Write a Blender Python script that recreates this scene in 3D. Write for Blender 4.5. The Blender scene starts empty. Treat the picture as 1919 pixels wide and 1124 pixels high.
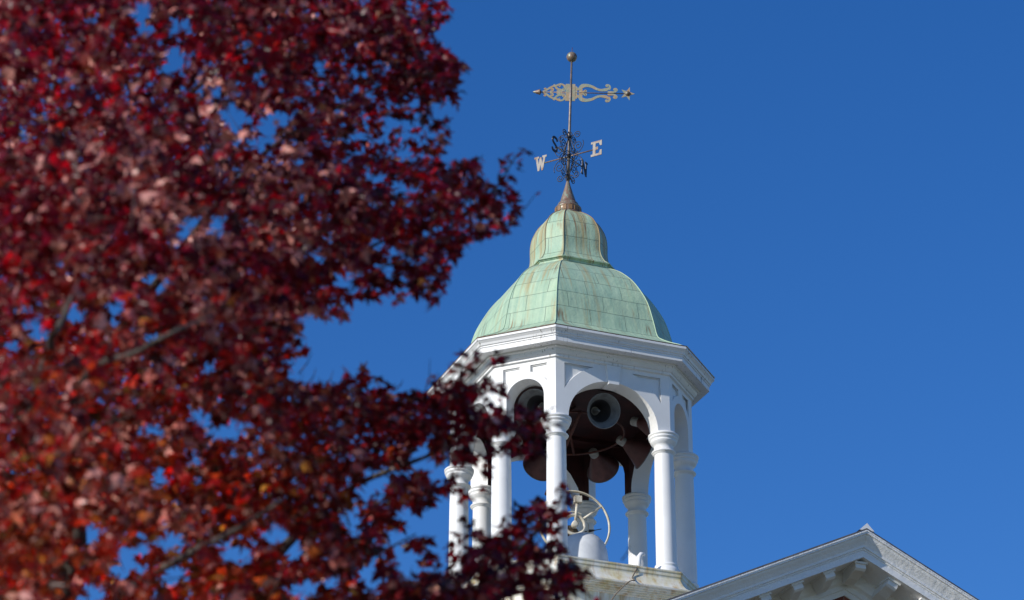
import bpy, math, random
import numpy as np
from mathutils import Vector, Matrix
from mathutils.geometry import tessellate_polygon
R = math.radians
random.seed(7)
sc = bpy.context.scene
col = sc.collection

# ---------------------------------------------------------------- camera
CAMZ = 1.6
F_PX, PIT, ROLL, YAW = 5732.76, 0.452258, -0.00167, -0.020737
CEN = (0.0, 55.0)                 # plan position of the cupola axis
T = 23.188 + CAMZ                 # height of the capital tops
A = 0.406083                      # turn of the building from the view direction
cy, sy = math.cos(YAW), math.sin(YAW); cp, sp = math.cos(PIT), math.sin(PIT); cr, sr = math.cos(ROLL), math.sin(ROLL)
Yp = Vector((sy, cy, 0)); Rt = Vector((cy, -sy, 0)); Zp = Vector((0, 0, 1))
FW = cp*Yp + sp*Zp; UP = -sp*Yp + cp*Zp
RT2 = cr*Rt + sr*UP; UP2 = cr*UP - sr*Rt
cam = bpy.data.objects.new('camera', bpy.data.cameras.new('camera'))
col.objects.link(cam)
m = Matrix((RT2, UP2, -FW)).transposed().to_4x4(); m.translation = (0, 0, CAMZ)
cam.matrix_world = m
cam.data.sensor_width = 36; cam.data.lens = F_PX/1919*36
cam.data.clip_start = 0.2; cam.data.clip_end = 6000
cam.data.dof.use_dof = True
cam.data.dof.focus_distance = 58.0
cam.data.dof.aperture_fstop = 3.4
sc.camera = cam

# ---------------------------------------------------------------- light
SUN_AZ = R(-53)        # from straight behind the camera, towards the left
SUN_EL = R(24)
sdir = Vector((math.sin(SUN_AZ)*math.cos(SUN_EL), -math.cos(SUN_AZ)*math.cos(SUN_EL), math.sin(SUN_EL)))
sl = bpy.data.lights.new('sun', 'SUN'); sl.energy = 4.6; sl.angle = R(0.53); sl.color = (1, 0.95, 0.87)
so = bpy.data.objects.new('sun', sl); col.objects.link(so)
so.rotation_euler = sdir.to_track_quat('Z', 'Y').to_euler(); so.location = sdir*40 + Vector((0, 30, 20))
w = bpy.data.worlds.new('World'); sc.world = w; w.use_nodes = True
wn = w.node_tree; wn.nodes.clear()
st = wn.nodes.new('ShaderNodeTexSky'); st.sky_type = 'NISHITA'; st.sun_disc = False
st.sun_elevation = SUN_EL; st.sun_rotation = math.atan2(sdir.x, sdir.y)
st.air_density = 1.0; st.dust_density = 0.0; st.ozone_density = 4.0; st.altitude = 300
hs = wn.nodes.new('ShaderNodeHueSaturation'); hs.inputs['Saturation'].default_value = 1.27; hs.inputs['Hue'].default_value = 0.513
bg = wn.nodes.new('ShaderNodeBackground'); bg.inputs['Strength'].default_value = 0.14
wo = wn.nodes.new('ShaderNodeOutputWorld')
wn.links.new(st.outputs[0], hs.inputs['Color']); wn.links.new(hs.outputs[0], bg.inputs[0]); wn.links.new(bg.outputs[0], wo.inputs[0])
sc.view_settings.view_transform = 'Standard'; sc.view_settings.look = 'None'
sc.view_settings.exposure = 0.0; sc.view_settings.gamma = 1

# ---------------------------------------------------------------- materials
class NT:
    def __init__(s, name):
        s.m = bpy.data.materials.new(name); s.m.use_nodes = True; s.t = s.m.node_tree; s.t.nodes.clear()
        s.out = s.n('ShaderNodeOutputMaterial'); s.b = s.n('ShaderNodeBsdfPrincipled')
        s.l(s.b.outputs[0], s.out.inputs[0])
    def n(s, ty, **k):
        n = s.t.nodes.new(ty)
        for a, v in k.items():
            if hasattr(n, a): setattr(n, a, v)
            else: n.inputs[a.replace('_', ' ')].default_value = v
        return n
    def l(s, a, b): s.t.links.new(a, b)
    def coord(s, which='Object', scale=(1, 1, 1)):
        tc = s.n('ShaderNodeTexCoord'); mp = s.n('ShaderNodeMapping'); mp.inputs['Scale'].default_value = scale
        s.l(tc.outputs[which], mp.inputs[0]); return mp.outputs[0]
    def noise(s, co, scale, detail=5, rough=0.6):
        n = s.n('ShaderNodeTexNoise'); n.inputs['Scale'].default_value = scale; n.inputs['Detail'].default_value = detail
        n.inputs['Roughness'].default_value = rough; s.l(co, n.inputs['Vector']); return n.outputs['Fac']
    def ramp(s, fac, stops):
        r = s.n('ShaderNodeValToRGB'); e = r.color_ramp.elements
        while len(e) < len(stops): e.new(0.5)
        for i, (p, c) in enumerate(stops):
            e[i].position = p; e[i].color = (c, c, c, 1) if isinstance(c, (int, float)) else (*c, 1)
        s.l(fac, r.inputs[0]); return r.outputs[0]
    def mix(s, fac, a, b, mode='MIX'):
        x = s.n('ShaderNodeMix'); x.data_type = 'RGBA'; x.blend_type = mode
        for inp, v in ((x.inputs[0], fac), (x.inputs[6], a), (x.inputs[7], b)):
            if hasattr(v, 'is_linked'): s.l(v, inp)
            elif isinstance(v, (int, float)): inp.default_value = v
            else: inp.default_value = (*v, 1)
        return x.outputs[2]
    def math(s, op, a, b=0.0, clamp=False):
        x = s.n('ShaderNodeMath'); x.operation = op; x.use_clamp = clamp
        for inp, v in ((x.inputs[0], a), (x.inputs[1], b)):
            if hasattr(v, 'is_linked'): s.l(v, inp)
            else: inp.default_value = v
        return x.outputs[0]
    def bump(s, h, strength=0.3, dist=0.01):
        b = s.n('ShaderNodeBump'); b.inputs['Strength'].default_value = strength; b.inputs['Distance'].default_value = dist
        s.l(h, b.inputs['Height']); s.l(b.outputs[0], s.b.inputs['Normal'])

def paint(name, base=(0.78, 0.78, 0.77), dirt=0.12, stain=0.0, bump=0.25, bdist=0.006, bscale=28, drip=0.0):
    m = NT(name); co = m.coord()
    c = m.mix(m.ramp(m.noise(co, 1.3, 6), [(0.35, 0.0), (0.75, 1.0)]), base, tuple(b*(1-dirt) for b in base))
    specks = m.ramp(m.noise(co, 17, 3), [(0.70, 0.0), (0.75, 1.0)])
    c = m.mix(m.math('MULTIPLY', specks, 0.35), c, (0.33, 0.32, 0.28))
    if drip:
        s1 = m.ramp(m.noise(m.coord('Object', (24, 24, 0.8)), 1.0, 3), [(0.60, 0.0), (0.66, 1.0)])
        s2 = m.ramp(m.noise(m.coord('Object', (1.6, 1.6, 1.6)), 1.0, 3), [(0.45, 0.0), (0.62, 1.0)])
        c = m.mix(m.math('MULTIPLY', m.math('MULTIPLY', s1, s2), drip), c, (0.10, 0.085, 0.06))
    if stain:
        s1 = m.ramp(m.noise(m.coord('Object', (3.4, 3.4, 0.8)), 1.0, 5), [(0.44, 0.0), (0.70, 1.0)])
        s2 = m.ramp(m.noise(m.coord('Object', (7, 7, 1.2)), 1.0, 5), [(0.52, 0.0), (0.75, 1.0)])
        c = m.mix(m.math('MULTIPLY', s1, stain), c, (0.62, 0.53, 0.27))
        c = m.mix(m.math('MULTIPLY', s2, stain), c, (0.46, 0.27, 0.07))
    m.l(c, m.b.inputs['Base Color']); m.b.inputs['Roughness'].default_value = 0.55
    m.bump(m.noise(co, bscale, 6, 0.7), bump, bdist)
    return m.m
M = {}
M['white'] = paint('white_paint')
M['cornice'] = paint('white_paint_drips', drip=0.95)
M['stained'] = paint('white_paint_stained', (0.78, 0.76, 0.68), stain=1.0)
M['flaky'] = paint('white_paint_flaky', (0.82, 0.82, 0.82), 0.12, bump=0.8, bdist=0.02, bscale=8)

def copper():
    m = NT('green_copper'); uv = m.coord('UV'); ob = m.coord()
    def sc_(v, s):
        mp = m.n('ShaderNodeMapping'); mp.inputs['Scale'].default_value = s; m.l(v, mp.inputs[0]); return mp.outputs[0]
    br = m.n('ShaderNodeTexBrick'); br.offset = 0.42; br.offset_frequency = 2
    br.inputs['Scale'].default_value = 1.0; br.inputs['Mortar Size'].default_value = 0.007; br.inputs['Mortar Smooth'].default_value = 0.1
    br.inputs['Brick Width'].default_value = 0.74; br.inputs['Row Height'].default_value = 0.385; br.inputs['Bias'].default_value = 0.0
    br.inputs['Color1'].default_value = (0.0, 0.0, 0.0, 1); br.inputs['Color2'].default_value = (1, 1, 1, 1); br.inputs['Mortar'].default_value = (0.5, 0.5, 0.5, 1)
    wob = m.n('ShaderNodeVectorMath'); wob.operation = 'ADD'
    nz = m.n('ShaderNodeTexNoise'); nz.inputs['Scale'].default_value = 2.2; m.l(uv, nz.inputs['Vector'])
    sca = m.n('ShaderNodeVectorMath'); sca.operation = 'SCALE'; sca.inputs['Scale'].default_value = 0.03; m.l(nz.outputs['Color'], sca.inputs[0])
    m.l(uv, wob.inputs[0]); m.l(sca.outputs[0], wob.inputs[1]); m.l(wob.outputs[0], br.inputs['Vector'])
    c = m.mix(m.ramp(m.noise(ob, 1.6, 6), [(0.3, 0.0), (0.7, 1.0)]), (0.41, 0.555, 0.365), (0.28, 0.41, 0.295))
    c = m.mix(m.math('MULTIPLY', m.ramp(m.noise(sc_(uv, (7, 0.8, 1)), 1.0, 5), [(0.40, 0.0), (0.68, 1.0)]), 0.7), c, (0.53, 0.65, 0.44))
    c = m.mix(m.math('MULTIPLY', m.ramp(m.noise(sc_(uv, (12, 1.1, 1)), 1.0, 5), [(0.55, 0.0), (0.75, 1.0)]), 0.65), c, (0.19, 0.34, 0.27))
    c = m.mix(m.math('MULTIPLY', br.outputs['Color'], 0.26), c, (0.22, 0.40, 0.34))
    # rust runs, more of them higher up
    sep = m.n('ShaderNodeSeparateXYZ'); m.l(m.coord(), sep.inputs[0])
    hi = m.n('ShaderNodeMapRange'); m.l(sep.outputs['Z'], hi.inputs[0])
    hi.inputs[1].default_value = 2.9; hi.inputs[2].default_value = 5.4; hi.inputs[3].default_value = 0.0; hi.inputs[4].default_value = 1.0
    st1 = m.noise(sc_(uv, (5.5, 0.35, 1)), 1.0, 4, 0.65)
    st1 = m.math('ADD', st1, m.math('MULTIPLY', hi.outputs[0], 0.175))
    c = m.mix(m.math('MULTIPLY', m.ramp(st1, [(0.56, 0.0), (0.70, 1.0)]), 0.8), c, (0.40, 0.29, 0.12))
    st2 = m.noise(sc_(uv, (3.2, 0.12, 1)), 1.0, 2)
    st2 = m.math('ABSOLUTE', m.math('SUBTRACT', st2, 0.5))
    ln = m.ramp(st2, [(0.0, 1.0), (0.014, 0.0)])
    gate = m.ramp(m.math('ADD', m.noise(sc_(uv, (1.1, 0.9, 1)), 1.0, 3), m.math('MULTIPLY', hi.outputs[0], 0.12)), [(0.52, 0.0), (0.62, 1.0)])
    c = m.mix(m.math('MULTIPLY', m.math('MULTIPLY', ln, gate), 0.9), c, (0.22, 0.10, 0.035))
    c = m.mix(m.math('MULTIPLY', br.outputs['Fac'], 0.62), c, (0.09, 0.14, 0.105))
    m.l(c, m.b.inputs['Base Color']); m.b.inputs['Roughness'].default_value = 0.6; m.b.inputs['Metallic'].default_value = 0.0
    h = m.math('SUBTRACT', m.math('MULTIPLY', m.noise(ob, 2.6, 4), 1.2), m.math('MULTIPLY', br.outputs['Fac'], 0.6))
    m.bump(h, 0.6, 0.035)
    return m.m
M['copper'] = copper()

def mottled(name, c1, c2, scale=6, rough=0.5, metal=0.0, bump=0.2, stretch=(1, 1, 1), c3=None, lo=.4, hi=.62):
    m = NT(name); co = m.coord('Object', stretch)
    c = m.mix(m.ramp(m.noise(co, scale, 6), [(lo, 0.0), (hi, 1.0)]), c1, c2)
    if c3: c = m.mix(m.ramp(m.noise(co, scale*2.3, 5), [(0.52, 0.0), (0.66, 1.0)]), c, c3)
    m.l(c, m.b.inputs['Base Color']); m.b.inputs['Roughness'].default_value = rough; m.b.inputs['Metallic'].default_value = metal
    m.bump(m.noise(co, scale*5, 4), bump, 0.01)
    return m.m
M['finial'] = mottled('brown_copper', (0.20, 0.11, 0.075), (0.26, 0.20, 0.15), 5, 0.45, 0.25, c3=(0.24, 0.34, 0.25), stretch=(2, 2, .6))
M['pole'] = mottled('pole_metal', (0.13, 0.115, 0.11), (0.24, 0.19, 0.16), 7, 0.45, 0.4)
M['iron'] = mottled('black_iron', (0.012, 0.013, 0.017), (0.03, 0.028, 0.03), 12, 0.45, 0.3)
M['vane'] = mottled('weathered_copper', (0.26, 0.31, 0.23), (0.42, 0.27, 0.14), 7, 0.5, 0.1, c3=(0.40, 0.36, 0.27))
M['letters'] = mottled('pale_metal', (0.30, 0.27, 0.235), (0.20, 0.10, 0.045), 6, 0.6, 0.0, lo=.46, hi=.6)
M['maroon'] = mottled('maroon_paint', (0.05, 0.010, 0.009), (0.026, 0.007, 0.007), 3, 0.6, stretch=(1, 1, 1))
M['rustpipe'] = mottled('rusty_pipe', (0.11, 0.03, 0.02), (0.06, 0.02, 0.016), 8, 0.6)
M['horn_out'] = mottled('horn_maroon', (0.125, 0.046, 0.046), (0.08, 0.03, 0.03), 5, 0.5)
M['horn_in'] = mottled('horn_grey', (0.17, 0.18, 0.185), (0.11, 0.115, 0.12), 6, 0.5)
M['throat_shade'] = mottled('horn_throat_shade', (0.03, 0.028, 0.03), (0.02, 0.018, 0.02), 6, 0.6)  # near-black stands in for the shade deep inside the horn
M['driver'] = mottled('driver_grey', (0.40, 0.40, 0.38), (0.25, 0.25, 0.24), 8, 0.5)
M['wheel'] = mottled('cream_paint', (0.66, 0.63, 0.54), (0.50, 0.44, 0.33), 6, 0.5)
M['bell'] = mottled('bell_paint', (0.62, 0.64, 0.66), (0.52, 0.54, 0.56), 3, 0.4)
M['brown'] = mottled('brown_metal', (0.10, 0.07, 0.05), (0.16, 0.12, 0.08), 5, 0.6)
M['grass'] = mottled('grass', (0.11, 0.12, 0.06), (0.16, 0.14, 0.09), 0.8, 0.9)
M['slate'] = mottled('slate', (0.07, 0.07, 0.075), (0.11, 0.105, 0.10), 4, 0.7)
M['bark'] = mottled('bark', (0.045, 0.037, 0.031), (0.095, 0.082, 0.068), 7, 0.85, bump=0.8, stretch=(3, 3, .8))
M['twig'] = mottled('twig', (0.06, 0.035, 0.03), (0.10, 0.06, 0.05), 7, 0.8)
def brick():
    m = NT('brick'); br = m.n('ShaderNodeTexBrick'); m.l(m.coord(), br.inputs['Vector'])
    br.inputs['Color1'].default_value = (0.20, 0.055, 0.035, 1); br.inputs['Color2'].default_value = (0.13, 0.035, 0.025, 1)
    br.inputs['Mortar'].default_value = (0.25, 0.22, 0.19, 1); br.inputs['Scale'].default_value = 1; br.inputs['Brick Width'].default_value = .21
    br.inputs['Row Height'].default_value = .075; br.inputs['Mortar Size'].default_value = .006
    m.l(br.outputs['Color'], m.b.inputs['Base Color']); m.b.inputs['Roughness'].default_value = .85
    return m.m
M['brick'] = brick()
def leafmat():
    m = NT('maple_leaf')
    at = m.n('ShaderNodeAttribute'); at.attribute_name = 'leafcol'
    ge = m.n('ShaderNodeNewGeometry')
    back = m.mix(at.outputs['Alpha'], at.outputs['Color'], (0.96, 0.42, 0.35))  # pale undersides plus sunlit sheen, both put into the leaf colour
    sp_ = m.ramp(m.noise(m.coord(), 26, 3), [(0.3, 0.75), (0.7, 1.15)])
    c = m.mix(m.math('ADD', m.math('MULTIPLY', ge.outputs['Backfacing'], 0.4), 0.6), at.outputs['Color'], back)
    c = m.mix(1.0, c, sp_, 'MULTIPLY')
    m.l(c, m.b.inputs['Base Color']); m.b.inputs['Roughness'].default_value = 0.38
    m.b.inputs['Specular IOR Level'].default_value = 0.4
    tr = m.n('ShaderNodeBsdfTranslucent')
    tc = m.mix(1.0, at.outputs['Color'], (3.0, 0.7, 0.8), 'MULTIPLY'); m.l(tc, tr.inputs[0])
    mx = m.n('ShaderNodeMixShader'); m.l(m.math('SUBTRACT', 0.42, m.math('MULTIPLY', at.outputs['Alpha'], 0.34)), mx.inputs[0])
    m.l(m.b.outputs[0], mx.inputs[1]); m.l(tr.outputs[0], mx.inputs[2]); m.l(mx.outputs[0], m.out.inputs[0])
    return m.m
M['leaf'] = leafmat()

# ---------------------------------------------------------------- helpers
def tag(o, label=None, cat=None, group=None, kind=None):
    if label: o['label'] = label
    if cat: o['category'] = cat
    if group: o['group'] = group
    if kind: o['kind'] = kind
    return o
def empty(name, loc, rz=0.0):
    o = bpy.data.objects.new(name, None); col.objects.link(o); o.location = loc; o.rotation_euler = (0, 0, rz)
    o.empty_display_size = .3
    return o
class MB:
    def __init__(s): s.v = []; s.f = []; s.mi = []; s.sm = []; s.uv = []
    def add(s, vs, fs, mi=0, smooth=False, uvs=None):
        b = len(s.v); s.v += [tuple(v) for v in vs]
        for k, f in enumerate(fs):
            s.f.append([b+i for i in f]); s.mi.append(mi); s.sm.append(smooth)
            s.uv.append(uvs[k] if uvs else [(0, 0)]*len(f))
    def box(s, x0, x1, y0, y1, z0, z1, mi=0, M_=None):
        vs = [Vector((x, y, z)) for x in (x0, x1) for y in (y0, y1) for z in (z0, z1)]
        if M_: vs = [M_ @ v for v in vs]
        s.add(vs, [(0, 1, 3, 2), (4, 6, 7, 5), (0, 4, 5, 1), (2, 3, 7, 6), (0, 2, 6, 4), (1, 5, 7, 3)], mi)
    def lathe(s, prof, n=40, M_=None, mi=0, smooth=True, cap=False):
        vs = []
        for r, z in prof:
            for k in range(n):
                t = 2*math.pi*k/n; v = Vector((r*math.cos(t), r*math.sin(t), z)); vs.append(M_ @ v if M_ else v)
        fs = [(i*n+k, i*n+(k+1) % n, (i+1)*n+(k+1) % n, (i+1)*n+k) for i in range(len(prof)-1) for k in range(n)]
        s.add(vs, fs, mi, smooth)
        if cap:
            s.f.append([len(s.v)-n+k for k in range(n)]); s.mi.append(mi); s.sm.append(False); s.uv.append([(0, 0)]*n)
    def tube(s, pts, rad, n=6, mi=0, closed=False, smooth=True):
        pts = [Vector(p) for p in pts]; N = len(pts)
        if not hasattr(rad, '__len__'): rad = [rad]*N
        vs = []; ref = None
        for i, p in enumerate(pts):
            a = pts[(i-1) % N] if (closed or i > 0) else p; b = pts[(i+1) % N] if (closed or i < N-1) else p
            d = (b-a); d = d.normalized() if d.length > 1e-9 else Vector((0, 0, 1))
            if ref is None: ref = d.orthogonal().normalized()
            ref = (ref - d*ref.dot(d)); ref = ref.normalized() if ref.length > 1e-6 else d.orthogonal().normalized()
            q = d.cross(ref)
            for k in range(n):
                t = 2*math.pi*k/n; vs.append(p + (ref*math.cos(t)+q*math.sin(t))*rad[i])
        M2 = N if closed else N-1
        fs = [(i*n+k, i*n+(k+1) % n, ((i+1) % N)*n+(k+1) % n, ((i+1) % N)*n+k) for i in range(M2) for k in range(n)]
        if not closed: fs += [tuple(range(n))[::-1], tuple((N-1)*n+k for k in range(n))]
        s.add(vs, fs, mi, smooth)
    def plate(s, loops, t, to3, mi=0, back=True, mi_back=None, front=True):
        """flat plate from 2D loops (outer first, holes after), front at depth 0, back at depth t; to3(u,v,depth)->3D"""
        pl = [[Vector((u, v, 0)) for u, v in lp] for lp in loops]
        tri = tessellate_polygon(pl); flat = [p for lp in pl for p in lp]; n = len(flat)
        vs = [to3(p.x, p.y, 0) for p in flat] + [to3(p.x, p.y, t) for p in flat]
        if front: s.add(vs, [tuple(x) for x in tri], mi)
        if back: s.add(vs, [tuple(n+i for i in x[::-1]) for x in tri], mi if mi_back is None else mi_back)
        fs = []; b = 0
        for lp in loops:
            k = len(lp)
            for i in range(k): fs.append((b+i, b+(i+1) % k, n+b+(i+1) % k, n+b+i))
            b += k
        s.add(vs, fs, mi)
    def build(s, name, mats, parent=None, fix=True, auto=None):
        me = bpy.data.meshes.new(name); me.from_pydata(s.v, [], s.f)
        for mm in (mats if isinstance(mats, (list, tuple)) else [mats]): me.materials.append(mm)
        me.polygons.foreach_set('material_index', s.mi); me.polygons.foreach_set('use_smooth', s.sm)
        uvl = me.uv_layers.new(name='UVMap'); flat = [c for f in s.uv for p in f for c in p]
        if len(flat) == 2*len(me.loops): uvl.data.foreach_set('uv', flat)
        me.validate(); me.update()
        o = bpy.data.objects.new(name, me); col.objects.link(o)
        if parent: o.parent = parent
        if fix:
            import bmesh
            bm = bmesh.new(); bm.from_mesh(me); bmesh.ops.recalc_face_normals(bm, faces=bm.faces); bm.to_mesh(me); bm.free()
        return o

def at(px, py, depth):
    """3D point for a place in the photograph at a horizontal distance from the camera"""
    x = (px-959.5)/F_PX; y = -(py-562)/F_PX
    d = FW + RT2*x + UP2*y
    return Vector((0, 0, CAMZ)) + d*(depth/d.y)
def unproj(P):
    P = np.asarray(P) - np.array([0, 0, CAMZ])
    zc = P @ np.array(FW); return 959.5+F_PX*(P @ np.array(RT2))/zc, 562-F_PX*(P @ np.array(UP2))/zc

# ---------------------------------------------------------------- ground
g = MB(); g.add([(-3000, -3000, 0), (3000, -3000, 0), (3000, 3000, 0), (-3000, 3000, 0)], [(0, 1, 2, 3)])
tag(g.build('ground', M['grass'], fix=False), kind='structure')

# ---------------------------------------------------------------- bell tower (local frame: origin on the axis at ground, faces turned by A)
W0, N0 = 2.22, 1.12
S2 = math.sqrt(2); T22 = math.tan(R(22.5))
def octo(W, N):
    aw = (W+S2*N)/2; out = []
    h = W/2
    for k in range(4):
        c, s = math.cos(k*math.pi/2), math.sin(k*math.pi/2)
        for u in (-h, h):                       # point on the wide face k: normal (sin,-cos), along (cos,sin)
            out.append((aw*s + u*c, -aw*c + u*s))
    return out
def ring(d, z, W=W0, N=N0): return [(x, y, z) for x, y in octo(W+2*d*T22, N+2*d*T22)]
def faces8():
    """(mid x, mid y, normal angle, width-kind) for the 8 faces at offset 0: 0,2,4,6 wide; 1,3,5,7 narrow"""
    aw = (W0+S2*N0)/2; an = (N0+S2*W0)/2
    return [(k*math.pi/4, aw if k % 2 == 0 else an, W0 if k % 2 == 0 else N0) for k in range(8)]
def sweep(mb, rings, mi=0, smooth=False, capb=False, capt=False):
    for i in range(len(rings)-1):
        a, b = rings[i], rings[i+1]
        for k in range(8):
            k2 = (k+1) % 8; mb.add([a[k], a[k2], b[k2], b[k]], [(0, 1, 2, 3)], mi, smooth)
    if capb: mb.add(rings[0], [tuple(range(8))[::-1]], mi)
    if capt: mb.add(rings[-1], [tuple(range(8))], mi)
def curve(pts, n=6):
    """Catmull-Rom through tuples"""
    P = [np.array(p, float) for p in pts]; P = [2*P[0]-P[1]]+P+[2*P[-1]-P[-2]]; out = []
    for i in range(1, len(P)-2):
        for j in range(n):
            t = j/n; a, b, c, d = P[i-1:i+3]
            out.append(tuple(0.5*(2*b+(c-a)*t+(2*a-5*b+4*c-d)*t*t+(3*b-a-3*c+d)*t**3)))
    out.append(tuple(P[-2])); return out

tower = empty('bell_tower', (CEN[0], CEN[1], T), A)
tag(tower, 'white eight sided open belfry with arches, columns and green bell shaped copper roof', 'bell tower')

# cornice
mb = MB()
prof = [(.165, 1.17), (.21, 1.19), (.21, 1.235), (.235, 1.245), (.27, 1.29), (.285, 1.33), (.32, 1.34), (.32, 1.375), (.50, 1.372), (.50, 1.47), (.515, 1.475), (.515, 1.50), (.535, 1.51), (.55, 1.55), (.585, 1.59), (.60, 1.60), (.60, 1.645), (.58, 1.65)]
sweep(mb, [ring(d, z) for d, z in prof])
mb.build('cornice', M['cornice'], tower, fix=True)

# roof
rp = curve([(2.735, 1.660), (2.60, 1.76), (2.40, 1.885), (2.23, 2.01), (2.135, 2.12), (2.06, 2.42), (1.93, 2.87), (1.76, 3.20), (1.55, 3.50), (1.30, 3.74), (1.10, 3.87), (1.0, 3.915)], 5)
rp_col = [(1.0, 3.915), (.955, 3.92), (.955, 4.0), (.975, 4.003), (.975, 4.02), (1.01, 4.025), (1.01, 4.05), (.975, 4.062)]
rp2 = curve([(.975, 4.062), (.90, 4.12), (.82, 4.26), (.785, 4.42), (.785, 4.66), (.765, 4.84), (.72, 4.98), (.62, 5.16), (.50, 5.28), (.34, 5.39), (.20, 5.46)], 5)
NR = [1.56/2.735, .535, .52, .512, .505]
def nratio(W): return .505 + (.57-.505)*max(0, min(1, (W-2.1)/.635))
mb = MB()
vlen = 0
for seg, sm in ((rp, True), (rp_col, False), (rp2, True)):
    rings = [ring(0, z, W, W*nratio(W)) for W, z in seg]
    for k in range(8):
        k2 = (k+1) % 8; vs = []; uvs = []; fs = []; v = vlen
        nsub = 6
        for i, rg in enumerate(rings):
            a, b = Vector(rg[k]), Vector(rg[k2])
            if i: v += (((a+b)/2) - ((Vector(rings[i-1][k])+Vector(rings[i-1][k2]))/2)).length
            for j in range(nsub+1):
                t = j/nsub; p = a.lerp(b, t); L = (b-a).length
                vs.append(p); uvs.append(((t-.5)*L + k*7.31, v))
        fuv = []
        for i in range(len(rings)-1):
            for j in range(nsub):
                f = (i*(nsub+1)+j, i*(nsub+1)+j+1, (i+1)*(nsub+1)+j+1, (i+1)*(nsub+1)+j); fs.append(f); fuv.append([uvs[q] for q in f])
        mb.add(vs, fs, 0, sm, fuv)
    vlen = v
# hip rolls along the eight ridges
roof = mb.build('roof', M['copper'], tower)
mb = MB()
for seg in (rp, rp2):
    rings = [ring(0, z, W, W*nratio(W)) for W, z in seg]
    for k in range(8): mb.tube([rg[k] for rg in rings], .011, 5)
mb.build('hip_seam', M['copper'], roof)
mb = MB(); sweep(mb, [ring(.0, 1.646, 2.748, 1.59), ring(.0, 1.664, 2.752, 1.60), ring(0, 1.668, 2.70, 1.56)])
mb.build('drip_edge', M['finial'], roof)

# walls with arches
def arch_pts(rx, rz, z0, n=28): return [(rx*math.cos(math.pi*(1-i/n)), z0+rz*math.sin(math.pi*(1-i/n))) for i in range(n+1)]
WT = 1.18; DO, DI = .17, -.20
for k, (ang, ap, wd) in enumerate(faces8()):
    wide = k % 2 == 0
    hw = (wd + 2*DO*T22)/2
    nx, ny = math.sin(ang), -math.cos(ang); ux, uy = math.cos(ang), math.sin(ang)
    def to3(u, v, dep, hw=hw, ap=ap, nx=nx, ny=ny, ux=ux, uy=uy):
        if abs(abs(u)-hw) < 1e-4: u = math.copysign(hw - dep*T22, u)
        q = ap + DO - dep
        return (nx*q+ux*u, ny*q+uy*u, v)
    if wide: ar = arch_pts(.925, .85, 0.0)
    else: ar = [(-.385, 0)] + arch_pts(.385, .385, .445, 24) + [(.385, 0)]
    outer = [(-hw, 0)] + ar + [(hw, 0), (hw, WT), (-hw, WT)]
    if wide:
        ea, eb = 1.145, 1.17; c = []
        for i in range(11):
            u = 1.0 - i*(1.0-.40)/10; c.append((u, eb*math.sqrt(1-(u/ea)**2)))
        pr = c + [(1.0, 1.10)] if c[-1][1] >= 1.0999 else c + [(.40, 1.10), (1.0, 1.10)]
        pr = [(u, min(v, 1.10)) for u, v in c] + [(1.0, 1.101)]
    else:
        c = []
        for i in range(9):
            u = .45 - i*(.45-.11)/8; c.append((u, .445+math.sqrt(.53**2-u*u)))
        pr = c + [(.11, 1.10), (.45, 1.10)]
    pl_ = [(-u, v) for u, v in pr][::-1]
    ft = .045
    mb = MB()
    mb.plate([outer, pr, pl_], ft, to3, 0, back=False)
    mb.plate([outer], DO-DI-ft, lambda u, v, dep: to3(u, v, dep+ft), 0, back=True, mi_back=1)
    # bead moulding inside the panels
    for lp in (pr, pl_):
        cx = sum(p[0] for p in lp)/len(lp); cz = sum(p[1] for p in lp)/len(lp)
        q = [(cx+(u-cx)*.93, cz+(v-cz)*.93) for u, v in lp]
        mb.tube([to3(u, v, .034) for u, v in q], .012, 5, closed=True)
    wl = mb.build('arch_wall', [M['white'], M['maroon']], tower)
    if wide:
        kb = MB(); ks = [(-.105, .79), (.105, .79), (.15, WT-.005), (-.15, WT-.005)]
        kb.plate([ks], .30, lambda u, v, dep: to3(u, v, dep-.05), 0)
        kb.build('keystone', M['white'], wl)

# columns: one, then copies
def make_column():
    e = bpy.data.objects.new('column', None); col.objects.link(e); e.parent = tower
    c = MB(); c.lathe([(.10, -.004), (.262, -.004), (.268, -.02), (.292, -.03), (.292, -.060), (.268, -.066), (.268, -.088), (.283, -.094), (.278, -.118), (.25, -.135), (.25, -.155), (.256, -.16), (.248, -.18), (.235, -.205), (.205, -.235), (.188, -.25), (.183, -.345), (.196, -.352), (.226, -.362), (.236, -.38), (.226, -.398), (.200, -.405), (.206, -.418), (.182, -.43)], 44)
    c.build('capital', M['white'], e)
    s = MB(); s.lathe([(.181, -.43), (.188, -1.0), (.193, -1.6), (.196, -2.65)], 44); s.build('shaft', M['white'], e)
    b = MB(); b.lathe([(.196, -2.650), (.205, -2.665), (.222, -2.680), (.226, -2.700), (.215, -2.715), (.222, -2.740), (.25, -2.770), (.262, -2.810), (.255, -2.850), (.26, -2.878)], 44); b.build('column_base', M['white'], e)
    return e
c0 = make_column()
for k, (x, y) in enumerate(octo(W0, N0)):
    if k == 0: c = c0
    else:
        c = c0.copy(); col.objects.link(c)
        for ch in c0.children:
            d = ch.copy(); d.parent = c; col.objects.link(d)
    c.location = (x, y, 0); c.rotation_euler = (0, 0, k*1.7)

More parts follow.
